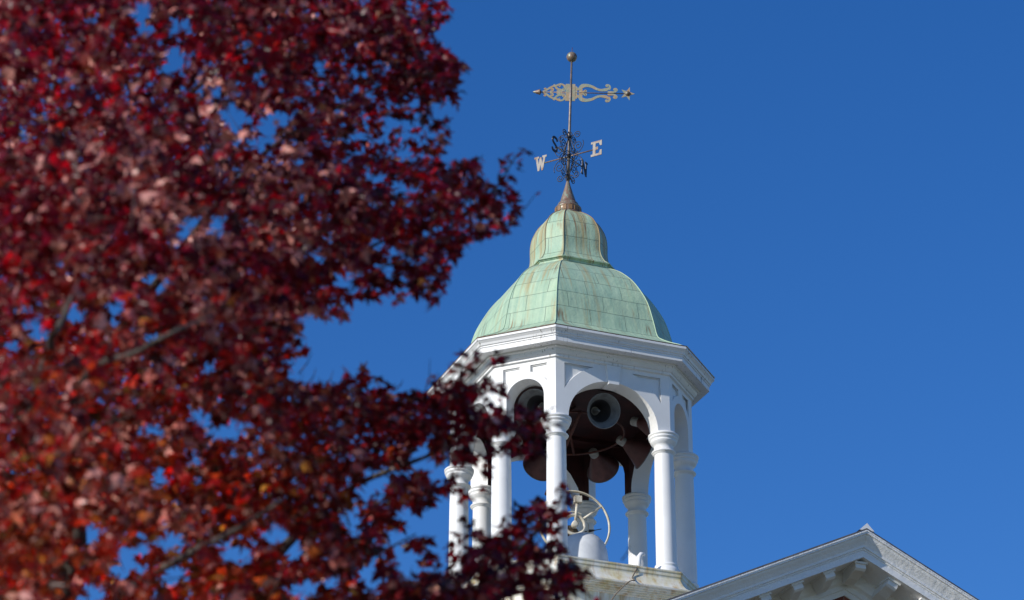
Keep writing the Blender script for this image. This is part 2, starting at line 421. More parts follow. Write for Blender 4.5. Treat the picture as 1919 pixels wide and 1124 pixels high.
# floor, plinth, lower stage
mb = MB()
prof = [(.28, -2.877), (.34, -2.882), (.34, -2.910), (.325, -2.920), (.325, -2.985), (.31, -3.000), (.31, -3.040)]
prof += [(.34, -3.110), (.38, -3.180), (.44, -3.250), (.53, -3.310), (.63, -3.355), (.72, -3.380), (.72, -3.410)]
for i in range(5): prof += [(.67-.045*i, -3.412-.028*i), (.67-.045*i, -3.436-.028*i)]
prof += [(.45, -3.555), (.45, -4.7)]
sweep(mb, [ring(d, z) for d, z in prof], capb=False)
mb.add(ring(.28, -2.877), [tuple(range(8))])
pl = mb.build('plinth', M['stained'], tower)
mb = MB()
mb.box(-3.2, 3.2, -3.2, 3.2, -8.5, -4.7); mb.box(-3.4, 3.4, -3.4, 3.4, -4.95, -4.7-.003)
mb.build('tower_base', M['white'], tower)
# ceiling
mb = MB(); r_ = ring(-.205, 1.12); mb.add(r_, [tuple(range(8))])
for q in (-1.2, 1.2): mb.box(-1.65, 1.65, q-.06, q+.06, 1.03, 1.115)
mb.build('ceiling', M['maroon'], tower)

# finial
mb = MB()
mb.lathe([(.29, 5.40), (.29, 5.43), (.265, 5.44), (.265, 5.56), (.275, 5.57), (.25, 5.60), (.215, 5.61), (.215, 5.66), (.20, 5.69), (.165, 5.70), (.155, 5.76), (.12, 5.88), (.085, 6.0), (.052, 6.12), (.032, 6.2)], 28)
fin = mb.build('finial', M['finial'], tower)
mb = MB()
for i in range(14):
    t = 2*math.pi*i/14; Mx = Matrix.Rotation(t, 4, 'Z'); mb.box(.262, .272, -.036, .036, 5.45, 5.55, M_=Mx)
mb.build('green_panel', M['copper'], fin)

# ---------------------------------------------------------------- weather vane
vane = empty('weather_vane', (CEN[0], CEN[1], T+6.1)); vane.rotation_euler = (0, R(2.1), 0)
tag(vane, 'tall weather vane with scroll arrow, star, ball top and letters for north, south, east, west', 'weather vane')
Z = lambda h: h - 6.1
mb = MB(); mb.tube([(0, 0, Z(6.12)), (0, 0, Z(7.5)), (0, 0, Z(8.2)), (0, 0, Z(9.08))], [.032, .029, .026, .02], 10); mb.build('pole', M['pole'], vane)
mb = MB(); mb.lathe([(.11*math.sin(math.pi*i/16)+.0005, Z(9.14)-.11*math.cos(math.pi*i/16)) for i in range(17)], 24); mb.lathe([(.111, Z(9.135)), (.113, Z(9.14)), (.111, Z(9.145))], 24); mb.build('ball', M['finial'], vane)
mb = MB(); mb.tube([(0, 0, Z(9.24)), (0.004, 0, Z(9.37))], .006, 6); mb.build('lightning_rod', M['rustpipe'], vane)
# arrow (flat pierced plate, in the X-Z plane)
ZA = Z(8.29); kx, kz = .00128, .00138
def P(X, Y): return ((X-695)*kx, (800-Y)*kz)
arrow = empty('arrow', (0, 0, ZA), R(0)); arrow.parent = vane
def pt3(u, v, dep): return (u, dep-.006, v)
def ribbon(mb, pts, wds, t=.012, y0=-.006):
    """flat bent strip with varying width"""
    pts = curve(pts, 5); n = len(pts); wds = list(np.interp(np.linspace(0, 1, n), np.linspace(0, 1, len(wds)), wds))
    L, Rr = [], []
    for i, p in enumerate(pts):
        a = np.array(pts[max(0, i-1)]); b = np.array(pts[min(n-1, i+1)]); d = b-a; d = d/(np.linalg.norm(d)+1e-9); nn = np.array((-d[1], d[0]))*wds[i]*.66
        L.append(np.array(p)+nn); Rr.append(np.array(p)-nn)
    vs = [(q[0], y0, q[1]) for q in L]+[(q[0], y0, q[1]) for q in Rr]+[(q[0], y0+t, q[1]) for q in L]+[(q[0], y0+t, q[1]) for q in Rr]
    fs = []
    for i in range(n-1):
        fs += [(i, i+1, n+i+1, n+i), (2*n+i, 3*n+i, 3*n+i+1, 2*n+i+1), (i, 2*n+i, 2*n+i+1, i+1), (n+i, n+i+1, 3*n+i+1, 3*n+i)]
    fs += [(0, n, 3*n, 2*n), (n-1, 3*n-1, 4*n-1, 2*n-1)]
    mb.add(vs, fs)
def disc(mb, X, Y, r, y0=-.007, t=.014):
    u, v = P(X, Y); lp = [(u+r*math.cos(2*math.pi*i/12), v+r*math.sin(2*math.pi*i/12)) for i in range(12)]
    mb.plate([lp], t, lambda a, b, d: (a, y0+d, b))
mb = MB()
for s in (1, -1):
    Q = lambda X, dY: P(X, 800-s*dY)
    mb_r = lambda pts, w, y0=-.006: ribbon(mb, [Q(*p) for p in pts], w, y0=y0)
    mb_r([(760, 100), (800, 60), (840, 75), (880, 115), (950, 128), (1040, 108), (1110, 70), (1180, 52), (1260, 62), (1310, 88)], [.05, .04, .05, .07, .055, .045, .04, .04, .055, .03])
    mb_r([(1310, 60), (1325, 100), (1310, 135), (1275, 138), (1265, 118)], [.03, .035, .03, .035, .03], -.0065)
    mb_r([(1290, 20), (1380, 22), (1420, 35), (1440, 60), (1420, 82), (1392, 72), (1395, 52)], [.035, .03, .025, .025, .025, .025, .02], -.0055)
    mb_r([(860, 12), (900, 20), (935, 40), (940, 12)], [.03, .03, .03, .03], -.0075)
    mb_r([(850, 5), (860, 60), (855, 100)], [.055, .045, .05], -.005)
    mb_r([(775, 5), (780, 50), (790, 90)], [.05, .04, .04], -.0045)
    mb_r([(240, 12), (290, 28), (285, 62), (262, 52)], [.02, .025, .03, .02])
    mb_r([(290, 25), (350, 70), (400, 100), (450, 110), (520, 140), (570, 130), (600, 95), (590, 60), (560, 65)], [.03, .035, .03, .035, .03, .03, .04, .04, .03], -.0065)
    mb_r([(420, 135), (440, 105), (480, 60), (540, 45), (600, 30)], [.03, .03, .035, .03, .04], -.0055)
    mb_r([(360, 15), (400, 25), (410, 55), (385, 60), (375, 40)], [.02, .025, .025, .025, .02], -.0075)
    mb_r([(470, 12), (520, 30), (560, 12)], [.03, .05, .03], -.005)
    mb_r([(520, 95), (510, 112), (530, 118)], [.02, .025, .02], -.005)
    disc(mb, 1275, 800-s*128, .03, -.008); disc(mb, 1410, 800-s*60, .026, -.008); disc(mb, 278, 800-s*55, .018, -.008)
mb.plate([[P(610, 655), P(765, 655), P(768, 945), P(610, 945)]], .016, lambda u, v, d: (u, -.009+d, v))
mb.build('scroll_plate', M['vane'], arrow)
mb = MB(); u0 = P(220, 800)[0]; u1 = P(1570, 800)[0]; mb.tube([(u0, 0, 0), (u1, 0, 0)], .011, 8); mb.lathe([(.001, 0), (.018, .02), (.058, .14), (.062, .155), (.02, .175), (.011, .19)], 14, Matrix.Translation((P(80, 800)[0], 0, 0)) @ Matrix.Rotation(R(90), 4, 'Y'))
mb.build('arrow_shaft', M['finial'], arrow)
mb = MB(); cx = P(1610, 800)[0]; lp = []
for i in range(10):
    t = R(36*i); r_ = .165 if i % 2 == 0 else .066; lp.append((cx+r_*math.cos(t)*.93, r_*math.sin(t)))
mb.plate([lp], .012, pt3); mb.build('star', M['vane'], arrow)
mb = MB(); mb.lathe([(.057*math.sin(math.pi*i/12)+.0005, -.057*math.cos(math.pi*i/12)) for i in range(13)], 18, Matrix.Translation((cx, 0, 0))); mb.build('star_ball', M['finial'], arrow)

# cross arms, letters and scroll ironwork
ZC = Z(6.79); PSI = math.atan2(33, 55)     # east arm: right and towards the viewer
ex = Vector((math.cos(PSI), -math.sin(PSI), 0)); nxv = Vector((math.sin(PSI), math.cos(PSI), 0))
dirs = {'E': ex, 'W': -ex, 'N': nxv, 'S': -nxv}
mb = MB(); mb.tube([-ex*.62+Vector((0, 0, ZC)), ex*.58+Vector((0, 0, ZC))], .014, 8); mb.tube([-nxv*.53+Vector((0, 0, ZC+.002)), nxv*.53+Vector((0, 0, ZC+.002))], .011, 8); mb.build('cross_arm', M['finial'], vane)
LET = {
 'E': [[(-.13, -.17), (.13, -.17), (.13, -.05), (.09, -.05), (.06, -.12), (-.02, -.12), (-.02, -.03), (.04, -.03), (.04, .035), (-.02, .035), (-.02, .12), (.06, .12), (.09, .05), (.13, .05), (.13, .17), (-.13, .17), (-.13, .12), (-.085, .12), (-.085, -.12), (-.13, -.12)]],
 'W': [[(-.15, .17), (-.15, .125), (-.115, .125), (-.06, -.17), (-.02, -.17), (.005, -.03), (.03, -.17), (.07, -.17), (.12, .125), (.15, .125), (.15, .17), (.045, .17), (.045, .125), (.07, .125), (.048, -.01), (.025, .14), (-.015, .14), (-.04, -.01), (-.062, .125), (-.035, .125), (-.035, .17)]],
 'N': [[(-.12, -.17), (-.04, -.17), (-.04, -.13), (-.06, -.13), (-.06, .06), (.05, -.17), (.10, -.17), (.10, .13), (.13, .13), (.13, .17), (.03, .17), (.03, .13), (.055, .13), (.055, -.04), (-.05, .17), (-.13, .17), (-.13, .13), (-.10, .13), (-.10, -.13), (-.12, -.13)]],
}
def s_loop():
    c = curve([(.10, .10), (.06, .15), (-.04, .15), (-.085, .09), (-.05, .03), (.05, -.02), (.085, -.09), (.04, -.15), (-.06, -.15), (-.10, -.10)], 4)
    L, Q = [], []
    for i, p in enumerate(c):
        a = np.array(c[max(0, i-1)]); b = np.array(c[min(len(c)-1, i+1)]); d = (b-a)/np.linalg.norm(b-a); n_ = np.array((-d[1], d[0]))*.026
        L.append(tuple(np.array(p)+n_)); Q.append(tuple(np.array(p)-n_))
    return [L+Q[::-1]]
LET['S'] = s_loop()
for k in 'EWNS':
    d = dirs[k]; rd = ex if k in 'EW' else nxv       # reading direction, left to right for the viewer
    nn = Vector((rd.y, -rd.x, 0))
    cpt = d*(.67 if k in 'EW' else .58) + Vector((0, 0, ZC))
    lp = [[(u*.98, v) for u, v in l] for l in LET[k]]
    mb = MB(); mb.plate(lp, .014, lambda u, v, dep: cpt+rd*u+Vector((0, 0, v))+nn*(.012-dep+.014))
    lo = mb.build('letter', M['letters'] if k in 'EW' else M['iron'], vane)  # N and S take the black iron colour to paint in their shade
    lo['label'] = {'E': 'pale metal letter E', 'W': 'pale metal letter W', 'N': 'shade-darkened letter N seen edge on', 'S': 'shade-darkened letter S seen edge on'}[k]
def spiral(c, r0, r1, t0, turns, sgn=1, n=26):
    return [(c[0]+(r0+(r1-r0)*i/n)*math.cos(t0+sgn*turns*2*math.pi*i/n), c[1]+(r0+(r1-r0)*i/n)*math.sin(t0+sgn*turns*2*math.pi*i/n)) for i in range(n+1)]
mb = MB()
for k, d in dirs.items():
    for s in (1, -1):
        def L3(pts): return [d*u+Vector((0, 0, ZC+.0+s*v)) for u, v in pts]
        mb.tube(L3([(.015, .47)]+spiral((.19, .46), .085, .018, math.pi, 1.6, -1)), .009, 5)
        mb.tube(L3(curve([(.01, .44), (.05, .36), (.10, .22), (.15, .03)], 4)), .011, 5)
        mb.tube(L3(curve([(.15, .02), (.27, .07), (.345, .20), (.33, .30)], 5)), .008, 5)
        mb.tube(L3(spiral((.215, .20), .02, .105, .4, 1.5, 1)), .009, 5)
        mb.tube(L3(curve([(.012, .40), (.07, .47), (.03, .56), (-.0, .5)], 4)), .009, 5)
        mb.tube(L3([(.012, .12), (.08, .10), (.15, .03)]), .008, 5)
mb.lathe([(.02, ZC+.40), (.036, ZC+.41), (.036, ZC+.45), (.02, ZC+.46)], 12); mb.lathe([(.02, ZC-.46), (.036, ZC-.45), (.036, ZC-.41), (.02, ZC-.40)], 12)
mb.lathe([(.02, ZC-.05), (.045, ZC-.04), (.045, ZC+.04), (.02, ZC+.05)], 12)
mb.build('scrollwork', M['iron'], vane)

# ---------------------------------------------------------------- horn loudspeakers
def make_horn():
    e = empty('horn_speaker', (0, 0, 0))
    # axis along +Z of local, mouth at z=0, driver behind at z=-.62
    prof = [(.335, 0), (.312, -.035), (.272, -.10), (.228, -.18), (.185, -.27), (.145, -.35), (.108, -.42), (.085, -.46)]
    mb = MB(); mb.lathe(prof, 36); mb.build('horn_bell', M['horn_out'], e)
    mb = MB(); ins = [(max(.01, r-.008), z+.002) for r, z in prof]; mb.lathe(ins[:4], 36); mb.lathe(ins[3:], 36, mi=1, cap=True); mb.build('horn_inside', [M['horn_in'], M['throat_shade']], e)
    mb = MB(); mb.tube([(.335*math.cos(t*math.pi/18), .335*math.sin(t*math.pi/18), 0) for t in range(36)], .010, 6, closed=True); mb.build('rim', M['horn_in'], e)
    mb = MB(); mb.lathe([(.001, -.22), (.018, -.225), (.026, -.25), (.028, -.34), (.05, -.40), (.05, -.43)], 18); mb.build('reflector_bulb', M['driver'], e)
    mb = MB(); mb.lathe([(.05, -.44), (.085, -.45), (.092, -.48), (.092, -.58), (.075, -.61), (.04, -.63), (.001, -.63)], 20); mb.build('driver', M['driver'], e)
    return e
hl = {0: 'grey mouthed horn loudspeaker facing out through the wide front arch', 1: 'maroon horn loudspeaker aimed right, partly hidden behind the right front pier', 2: 'maroon horn loudspeaker seen side on beside the right front column capital',
      3: 'maroon horn loudspeaker seen from behind, low in the middle of the wide arch', 4: 'dark horn loudspeaker seen from behind just left of the front column', 5: 'horn loudspeaker at the back left of the belfry behind the red leaves',
      6: 'horn loudspeaker aimed left behind the left front arch', 7: 'horn loudspeaker facing out through the narrow front arch'}
h0 = make_horn(); RH = {k: 1.62 for k in range(8)}; RH[7] = 1.85; RH[1] = 1.85; RH[3] = 1.74; RH[2] = 1.58; RH[6] = 1.58
for k in range(8):
    if k == 0: e = h0
    else:
        e = h0.copy(); col.objects.link(e)
        for ch in h0.children: d = ch.copy(); d.parent = e; col.objects.link(d)
    tag(e, hl[k], 'loudspeaker', 'horn loudspeakers ringed inside the belfry')
    ps = A + k*math.pi/4; be = R(17 if k in (3, 4) else 22); dv = Vector((math.cos(be)*math.sin(ps), -math.cos(be)*math.cos(ps), -math.sin(be)))
    e.rotation_euler = dv.to_track_quat('Z', 'Y').to_euler()
    e.location = (CEN[0]+RH[k]*math.sin(ps), CEN[1]-RH[k]*math.cos(ps), T+(.53 if k in (3, 4) else .44))
fr = empty('speaker_frame', (CEN[0], CEN[1], T), A)
tag(fr, 'rusty ring of pipe with struts hung under the maroon belfry ceiling', 'pipe frame')
mb = MB(); mb.tube([(1.05*math.cos(i*math.pi/20), 1.05*math.sin(i*math.pi/20), .62) for i in range(40)], .022, 6, closed=True); mb.build('ring_pipe', M['rustpipe'], fr)
for k in (0, 2):
    t = k*math.pi/2+1.1; mb = MB(); mb.tube([(1.05*math.cos(t), 1.05*math.sin(t), .62), (.2*math.cos(t+.5), .2*math.sin(t+.5), 1.1)], .03, 6); mb.build('strut', M['rustpipe'], fr)
mb = MB(); mb.tube([(-.3, -1.2, .55), (-.2, .1, 0.05), (-.15, .9, -.35)], .035, 6); mb.build('brace', M['rustpipe'], fr)

# ---------------------------------------------------------------- bell with its wheel
bell = empty('church_bell', (CEN[0]+.06, CEN[1], T-2.667), R(14))
tag(bell, 'pale painted bell with large cream ringing wheel between the belfry columns', 'bell')
mb = MB(); mb.lathe([(.001, .86), (.17, .845), (.31, .78), (.41, .67), (.46, .52), (.48, .35), (.50, .15), (.53, .03), (.50, .03), (.44, .10)], 36, Matrix.Translation((.04, -.48, .12))); mb.build('bell_body', M['bell'], bell)
mb = MB(); HZ = 1.37; RW = .70
mb.tube([(RW*math.cos(i*math.pi/36), 0, HZ+RW*math.sin(i*math.pi/36)) for i in range(72)], .02, 8, closed=True)
for q in (1, -1): mb.tube([((RW-.01)*math.cos(i*math.pi/36), q*.022, HZ+(RW-.01)*math.sin(i*math.pi/36)) for i in range(72)], .012, 6, closed=True)
wheel = mb.build('wheel_rim', M['wheel'], bell)
for i in range(4):
    t = R(38+90*i); mb = MB(); mb.tube([(.2*math.cos(t), 0, HZ+.2*math.sin(t)), ((RW-.02)*math.cos(t), 0, HZ+(RW-.02)*math.sin(t))], [.026, .02], 6); mb.build('spoke', M['wheel'], wheel)
mb = MB(); mb.tube([(.2*math.cos(i*math.pi/16), 0, HZ+.2*math.sin(i*math.pi/16)) for i in range(32)], .034, 8, closed=True)
mb.tube([(.29*math.cos(i*math.pi/16), .05, HZ+.29*math.sin(i*math.pi/16)) for i in range(32)], .012, 6, closed=True)
mb.lathe([(.045, -.08), (.065, -.07), (.065, .07), (.045, .08), (.001, .08)], 16, Matrix.Translation((0, 0, HZ)) @ Matrix.Rotation(R(90), 4, 'X')); mb.build('hub', M['wheel'], wheel)
mb = MB()
AF = [(-.7, -.205), (-.1, 1.34), (.1, 1.34), (.7, -.205), (.55, -.205), (0, 1.12), (-.55, -.205)]
for yy in (.12, .95): mb.plate([AF], .08, lambda u, v, d: (u-.02, yy+d, v+.005))
mb.box(-.1, .06, .12, 1.03, 1.30, 1.40); mb.build('stand', M['brown'], bell)
mb = MB(); mb.box(-.02, .12, -.14, .0, 1.80, 1.93); mb.tube([(.04, -.06, 1.80), (.02, 0, 1.45)], .03, 6); mb.build('motor_bracket', M['wheel'], bell)
mb = MB(); mb.tube([(.20, .1, 1.28), (.30, .1, 1.30)], .01, 5); mb.tube([(.28, .1, 1.295), (.33, .1, 1.31), (.42, .1, 1.33)], [.022, .03, .015], 6); mb.tube([(.42, .1, 1.33), (.56, .1, 1.37)], .008, 5)
mb.build('clapper_hook', M['iron'], bell)

# small white swan-neck pipe and cable on the plinth
def tloc(u, v, z):   # face 0 (wide right): u along the face, v outward distance from axis -> world
    c, s = math.cos(A), math.sin(A); x, y = u, -v
    return Vector((CEN[0]+c*x-s*y, CEN[1]+s*x+c*y, T+z))
p0 = tloc(.44, 2.12, -2.882)
pe = empty('vent_pipe', p0, A); tag(pe, 'small white bent pipe standing on the belfry floor edge', 'pipe')
mb = MB(); mb.tube([(0, 0, 0), (0, 0, .14), (.01, 0, .22), (.05, 0, .285), (.12, 0, .30)], [.045, .048, .052, .046, .026], 10); mb.build('bent_pipe', M['white'], pe)
mb = MB(); pts = curve([tuple(tloc(.36, 2.20, -2.870)), tuple(tloc(.33, 2.24, -2.970)), tuple(tloc(.22, 2.30, -3.160)), tuple(tloc(.10, 2.66, -3.360)), tuple(tloc(-.05, 2.68, -3.430)), tuple(tloc(-.3, 2.45, -3.760)), tuple(tloc(-.5, 2.36, -4.410))], 5)
mb.tube(pts, .012, 6); tag(mb.build('cable', M['brown']), 'thin dark cable hanging down over the white belfry plinth', 'cable')

# ---------------------------------------------------------------- building with the pediment (local: +x along the front, -y outwards, origin under the apex front)
TF = 11.6; ZAP = T-5.66; TP = .478
bx, by = CEN[0]+TF*math.sin(A), CEN[1]-TF*math.cos(A)
bld = empty('brick_building', (bx, by, 0), A)
tag(bld, 'building with white pediment, raking cornice with block brackets and brick gable', 'building')
HWB = 7.5
def rake(mb, prof, L=HWB, mi=0, cut=False):
    """prof: (outward, drop below the apex line) swept down both slopes"""
    for s in (1, -1):
        n = 24
        for i in range(len(prof)-1):
            (d0, h0), (d1, h1) = prof[i], prof[i+1]
            vs = []
            for j in range(n+1):
                q = L*j/n; vs += [(s*q, -d0, ZAP-q*TP-h0), (s*q, -d1, ZAP-q*TP-h1)]
            mb.add(vs, [(2*j, 2*j+1, 2*j+3, 2*j+2) for j in range(n)], mi)
mb = MB(); rake(mb, [(-.2, -.022), (0.0, -.022), (0.005, .004), (-.02, .006)]); mb.build('roof_edge', M['slate'], bld)
mb = MB(); rake(mb, [(-.004, .007), (.006, .008), (.006, .03), (-.005, .032), (-.005, .06), (-.03, .065), (-.045, .10), (-.085, .15), (-.12, .21), (-.125, .25), (-.15, .255), (-.15, .28), (-.165, .283), (-.165, .40), (-.70, .405), (-.70, .45), (-.71, .47), (-.72, .53), (-.74, .58), (-.80, .62), (-.80, .70), (-.83, .71), (-.83, .80), (-1.0, .80)])
mb.build('raking_cornice', M['flaky'], bld)
def make_modillion():
    mb = MB()
    sec = [(0, 0), (.44, 0), (.44, -.07), (.40, -.10), (.30, -.12), (.18, -.16), (0, -.19)]   # (outward, drop)
    for x, t in ((-.09, .18),):
        vs = [(x, -d, h) for d, h in sec]+[(x+t, -d, h) for d, h in sec]; n = len(sec)
        mb.add(vs, [tuple(range(n)), tuple(range(2*n-1, n-1, -1))]+[(i, (i+1) % n, n+(i+1) % n, n+i) for i in range(n)])
    mb.box(-.115, .115, -.465, 0, -.0, .035)
    return mb.build('modillion', M['white'], bld)
m0 = make_modillion(); first = True
for s in (1, -1):
    for i in range(11):
        q = .0 if i == 0 else i*.56
        if i == 0 and s == -1: continue
        o = m0 if first else m0.copy()
        if not first: o.parent = bld; col.objects.link(o)
        first = False
        o.location = (s*q, .70, ZAP-q*TP-.44 - (0.04 if i == 0 else 0)); o.rotation_euler = (0, 0 if i == 0 else math.atan(TP)*s, 0)
mb = MB()
hb = ZAP-HWB*TP-.8
mb.add([(-HWB+.2, .86, 0), (HWB-.2, .86, 0), (HWB-.2, .86, hb+.05), (0, .86, ZAP-.72), (-HWB+.2, .86, hb+.05)], [(0, 1, 2, 3, 4)])
for s in (1, -1): mb.add([(s*(HWB-.2), .86, 0), (s*(HWB-.2), 24, 0), (s*(HWB-.2), 24, hb), (s*(HWB-.2), .86, hb)], [(0, 1, 2, 3)])
mb.add([(-HWB+.2, 24, 0), (HWB-.2, 24, 0), (HWB-.2, 24, hb), (0, 24, ZAP-.3), (-HWB+.2, 24, hb)], [(0, 1, 2, 3, 4)])
mb.build('wall', M['brick'], bld, fix=False)
mb = MB()
for s in (1, -1): mb.add([(0, .19, ZAP+.03), (s*HWB, .19, ZAP+.03-HWB*TP), (s*HWB, 24.5, ZAP+.03-HWB*TP), (0, 24.5, ZAP+.03)], [(0, 1, 2, 3)])
mb.build('roof', M['slate'], bld, fix=False)
mb = MB(); mb.add([(-.13, .0, ZAP-.02), (.13, .0, ZAP-.02), (0.02, .02, ZAP+.115), (-.13, .5, ZAP-.02), (.13, .5, ZAP-.02), (0, .5, ZAP+.07)], [(0, 1, 2), (0, 2, 5, 3), (1, 4, 5, 2), (3, 5, 4)]); mb.build('ridge_cap', M['white'], bld)

# ---------------------------------------------------------------- maple tree
rng = np.random.default_rng(11)
MAIN = [(-620,-420),(700,-420),(770,-120),(745,-5),(790,40),(812,75),(866,118),(850,150),(862,178),(838,205),(848,250),(825,285),(835,330),(860,335),(905,325),(945,345),(958,370),(972,392),(955,430),(925,436),(880,450),(845,478),(858,492),(838,520),(832,560),(795,562),(770,545),(738,560),(716,535),(690,565),(662,560),(640,590),(610,598),(585,575),(562,590),(556,640),(545,680),(530,705),(560,722),(600,716),(640,712),(680,700),(715,712),(755,738),(800,735),(835,722),(880,735),(915,755),(950,765),(1005,770),(1012,800),(1000,850),(965,866),(925,850),(890,862),(858,850),(842,880),(850,910),(815,925),(790,950),(812,985),(795,1020),(815,1060),(842,1090),(860,1040),(890,1010),(905,985),(935,975),(960,950),(985,935),(1010,940),(1045,935),(1055,970),(1045,1010),(1070,1040),(1090,1065),(1085,1100),(1130,1118),(1150,1180),(1050,1400),(300,1750),(-620,1600)]
EXTRA = [  # loose sprays beyond the dense outline (polygon, share kept)
 ([(845,330),(850,300),(880,290),(905,285),(915,310),(900,335),(870,345)], .9),
 ([(930,330),(950,300),(960,272),(990,285),(985,300),(960,330),(945,345)], .9),
 ([(800,735),(815,700),(860,680),(880,650),(900,655),(890,690),(935,700),(945,720),(935,760),(900,760)], .45),
 ([(930,660),(950,668),(948,690),(925,690)], .8),
 ([(560,720),(575,650),(600,650),(605,668),(585,670)], .12),
 ([(640,715),(650,690),(700,690),(705,715)], .5),
 ([(1000,352),(1012,356),(1008,382),(996,380)], .8),
 ([(745,0),(790,-20),(845,0),(850,20),(810,55),(790,40)], .4),
 ([(1040,895),(1062,905),(1075,940),(1050,950),(1035,930)], .9),
 ([(955,915),(985,920),(990,940),(965,945)], .6),
 ([(838,850),(912,850),(905,925),(846,940)], .75),
 ([(1020,765),(1050,775),(1052,800),(1015,810)], .4),
 ([(1080,995),(1120,985),(1125,1010),(1095,1020)], .35),
 ([(1160,1020),(1195,1030),(1190,1062),(1160,1055)], .35),
 ([(820,1040),(870,960),(900,940),(900,1000),(860,1060)], .3),
]
HOLES = [(258,14,26,18),(338,46,24,15),(274,57,22,14),(331,96,14,24),(320,128,14,16),(174,34,16,8),(445,213,24,26),(498,232,16,24),(534,217,18,20),(484,267,18,10),(487,146,16,12),(584,160,14,12),(601,121,10,14),(43,250,14,20),(460,85,18,12),(427,21,18,10),(70,215,14,10),
 (351,415,22,12),(402,418,16,20),(336,448,14,16),(287,521,26,22),(224,566,22,14),(73,618,20,24),(206,597,18,14),(242,606,10,20),(293,627,16,12),(18,640,14,14),(387,681,14,10),(150,590,16,10),
 (372,778,22,20),(283,801,26,16),(403,808,20,18),(440,801,20,18),(362,852,22,14),(300,893,20,14),(157,1000,26,26),(232,1047,28,36),(184,993,18,16),(266,1013,16,18),(321,1010,26,22),(437,1034,28,26),(328,1071,24,16),(512,996,20,22),(543,1023,22,26),(123,1116,24,18),(170,1108,22,20),(126,1068,14,22),
 (687,916,30,18),(654,974,24,30),(501,932,16,12),(703,891,24,14),(778,974,22,24),(567,1106,30,18),(464,1031,20,20),(786,854,26,24),(690,1075,26,26),(620,1090,20,16),(760,1060,26,26),(820,880,18,14),(742,1010,18,20),(880,900,10,30),
 (700,450,22,12),(735,470,18,14),(640,520,18,14),(760,520,14,12),(590,480,16,10),(755,355,20,14),(700,330,14,12),(820,430,12,10),(610,440,14,10),(560,300,12,10),(790,480,14,10),(720,500,18,10)]
def inpoly(px, py, poly):
    res = np.zeros(px.shape, bool); n = len(poly)
    for i in range(n):
        x0, y0 = poly[i]; x1, y1 = poly[(i+1) % n]
        if y0 == y1: continue
        c = ((py < y0) != (py < y1)) & (px < (x1-x0)*(py-y0)/(y1-y0)+x0); res ^= c
    return res
def noise2(x, y, sc_, seed):
    r2 = np.random.default_rng(seed); tot = 0
    for _ in range(7):
        a = r2.uniform(0, 2*np.pi); f = r2.uniform(.6, 1.7)/sc_; ph = r2.uniform(0, 6.28); tot = tot+np.sin((x*np.cos(a)+y*np.sin(a))*f*2*np.pi+ph)
    return tot/7
FWn, RTn, UPn = np.array(FW), np.array(RT2), np.array(UP2)
def at_np(px, py, depth):
    d = FWn[None]+RTn[None]*((px-959.5)/F_PX)[:, None]-UPn[None]*((py-562)/F_PX)[:, None]
    return np.array([0, 0, CAMZ])[None]+d*(depth/d[:, 1])[:, None]
# sprays: short twigs carrying leaves, scattered through the crown's volume
NS = 34000
px = rng.uniform(-560, 1170, NS); py = rng.uniform(-360, 1500, NS)
def depth_range(px):
    near = np.interp(px, [-500, 300, 700, 1100], [9.8, 10.6, 12.6, 13.6]); far = np.interp(px, [-500, 300, 700, 1100], [17.5, 16.5, 15.4, 14.6]); return near, far
ok = inpoly(px, py, MAIN)
for poly, share in EXTRA: ok |= inpoly(px, py, poly)
offscreen = (px < -60) | (py < -60) | (py > 1190)
ok &= (~offscreen) | (rng.random(NS) < np.where(px < -60, .07, .3))
px, py = px[ok], py[ok]; near, far = depth_range(px); dep = near+(far-near)*rng.random(len(px))
base = at_np(px, py, dep)
def noise3(P, wl, seed):
    r3 = np.random.default_rng(seed); tot = 0
    for _ in range(9):
        v = r3.normal(size=3); v /= np.linalg.norm(v); tot = tot+np.sin(P @ v*(2*np.pi/(wl*r3.uniform(.6, 1.7)))+r3.uniform(0, 6.28))
    return tot/9
clump = noise3(base, 1.15, 21)+.6*noise3(base, .5, 22)
sel = clump > np.interp(px, [200, 700, 900], [-.06, .0, -.04])
px, py, base = px[sel], py[sel], base[sel]
th = rng.uniform(0, 2*np.pi, len(px)); el = rng.normal(.25, .35, len(px))
tdir = np.stack([np.cos(th)*np.cos(el)+.35, np.sin(th)*np.cos(el), np.sin(el)], 1); tdir /= np.linalg.norm(tdir, axis=1)[:, None]
tlen = rng.uniform(.18, .38, len(px))
LP = 6
lc, ld, tw = [], [], []
for j in range(LP):
    t = (j+.6)/LP
    side = np.cross(tdir, np.array([0, 0, 1.])); side /= np.linalg.norm(side, axis=1)[:, None]
    pos = base+tdir*(tlen*t)[:, None]+side*(rng.uniform(.02, .06, len(px))*(1 if j % 2 else -1))[:, None]+rng.normal(0, .02, base.shape)
    lc.append(pos); ld.append(tdir*.6+side*(1 if j % 2 else -1)*.8); tw.append(np.arange(len(px)))
lc = np.concatenate(lc); ld = np.concatenate(ld); tw = np.concatenate(tw)
qx, qy = unproj(lc)
jx = qx+noise2(qx, qy, 46, 3)*16; jy = qy+noise2(qx, qy, 46, 4)*16
keep = inpoly(jx, jy, MAIN)
for poly, share in EXTRA: keep |= inpoly(qx, qy, poly) & (rng.random(len(qx)) < share)
gp = noise2(qx, qy, 34, 31)+.5*noise2(qx, qy, 80, 32)
keep &= gp > np.interp(qx, [300, 650, 850, 900], [-.75, -.42, -.32, -.12])
for hx, hy, ha, hb_ in HOLES: keep &= ((jx-hx)/(ha*.95+4))**2+((jy-hy)/(hb_*.95+4))**2 > 1
lc, ld, tw, qx, qy = lc[keep], ld[keep], tw[keep], qx[keep], qy[keep]
NL = len(lc)
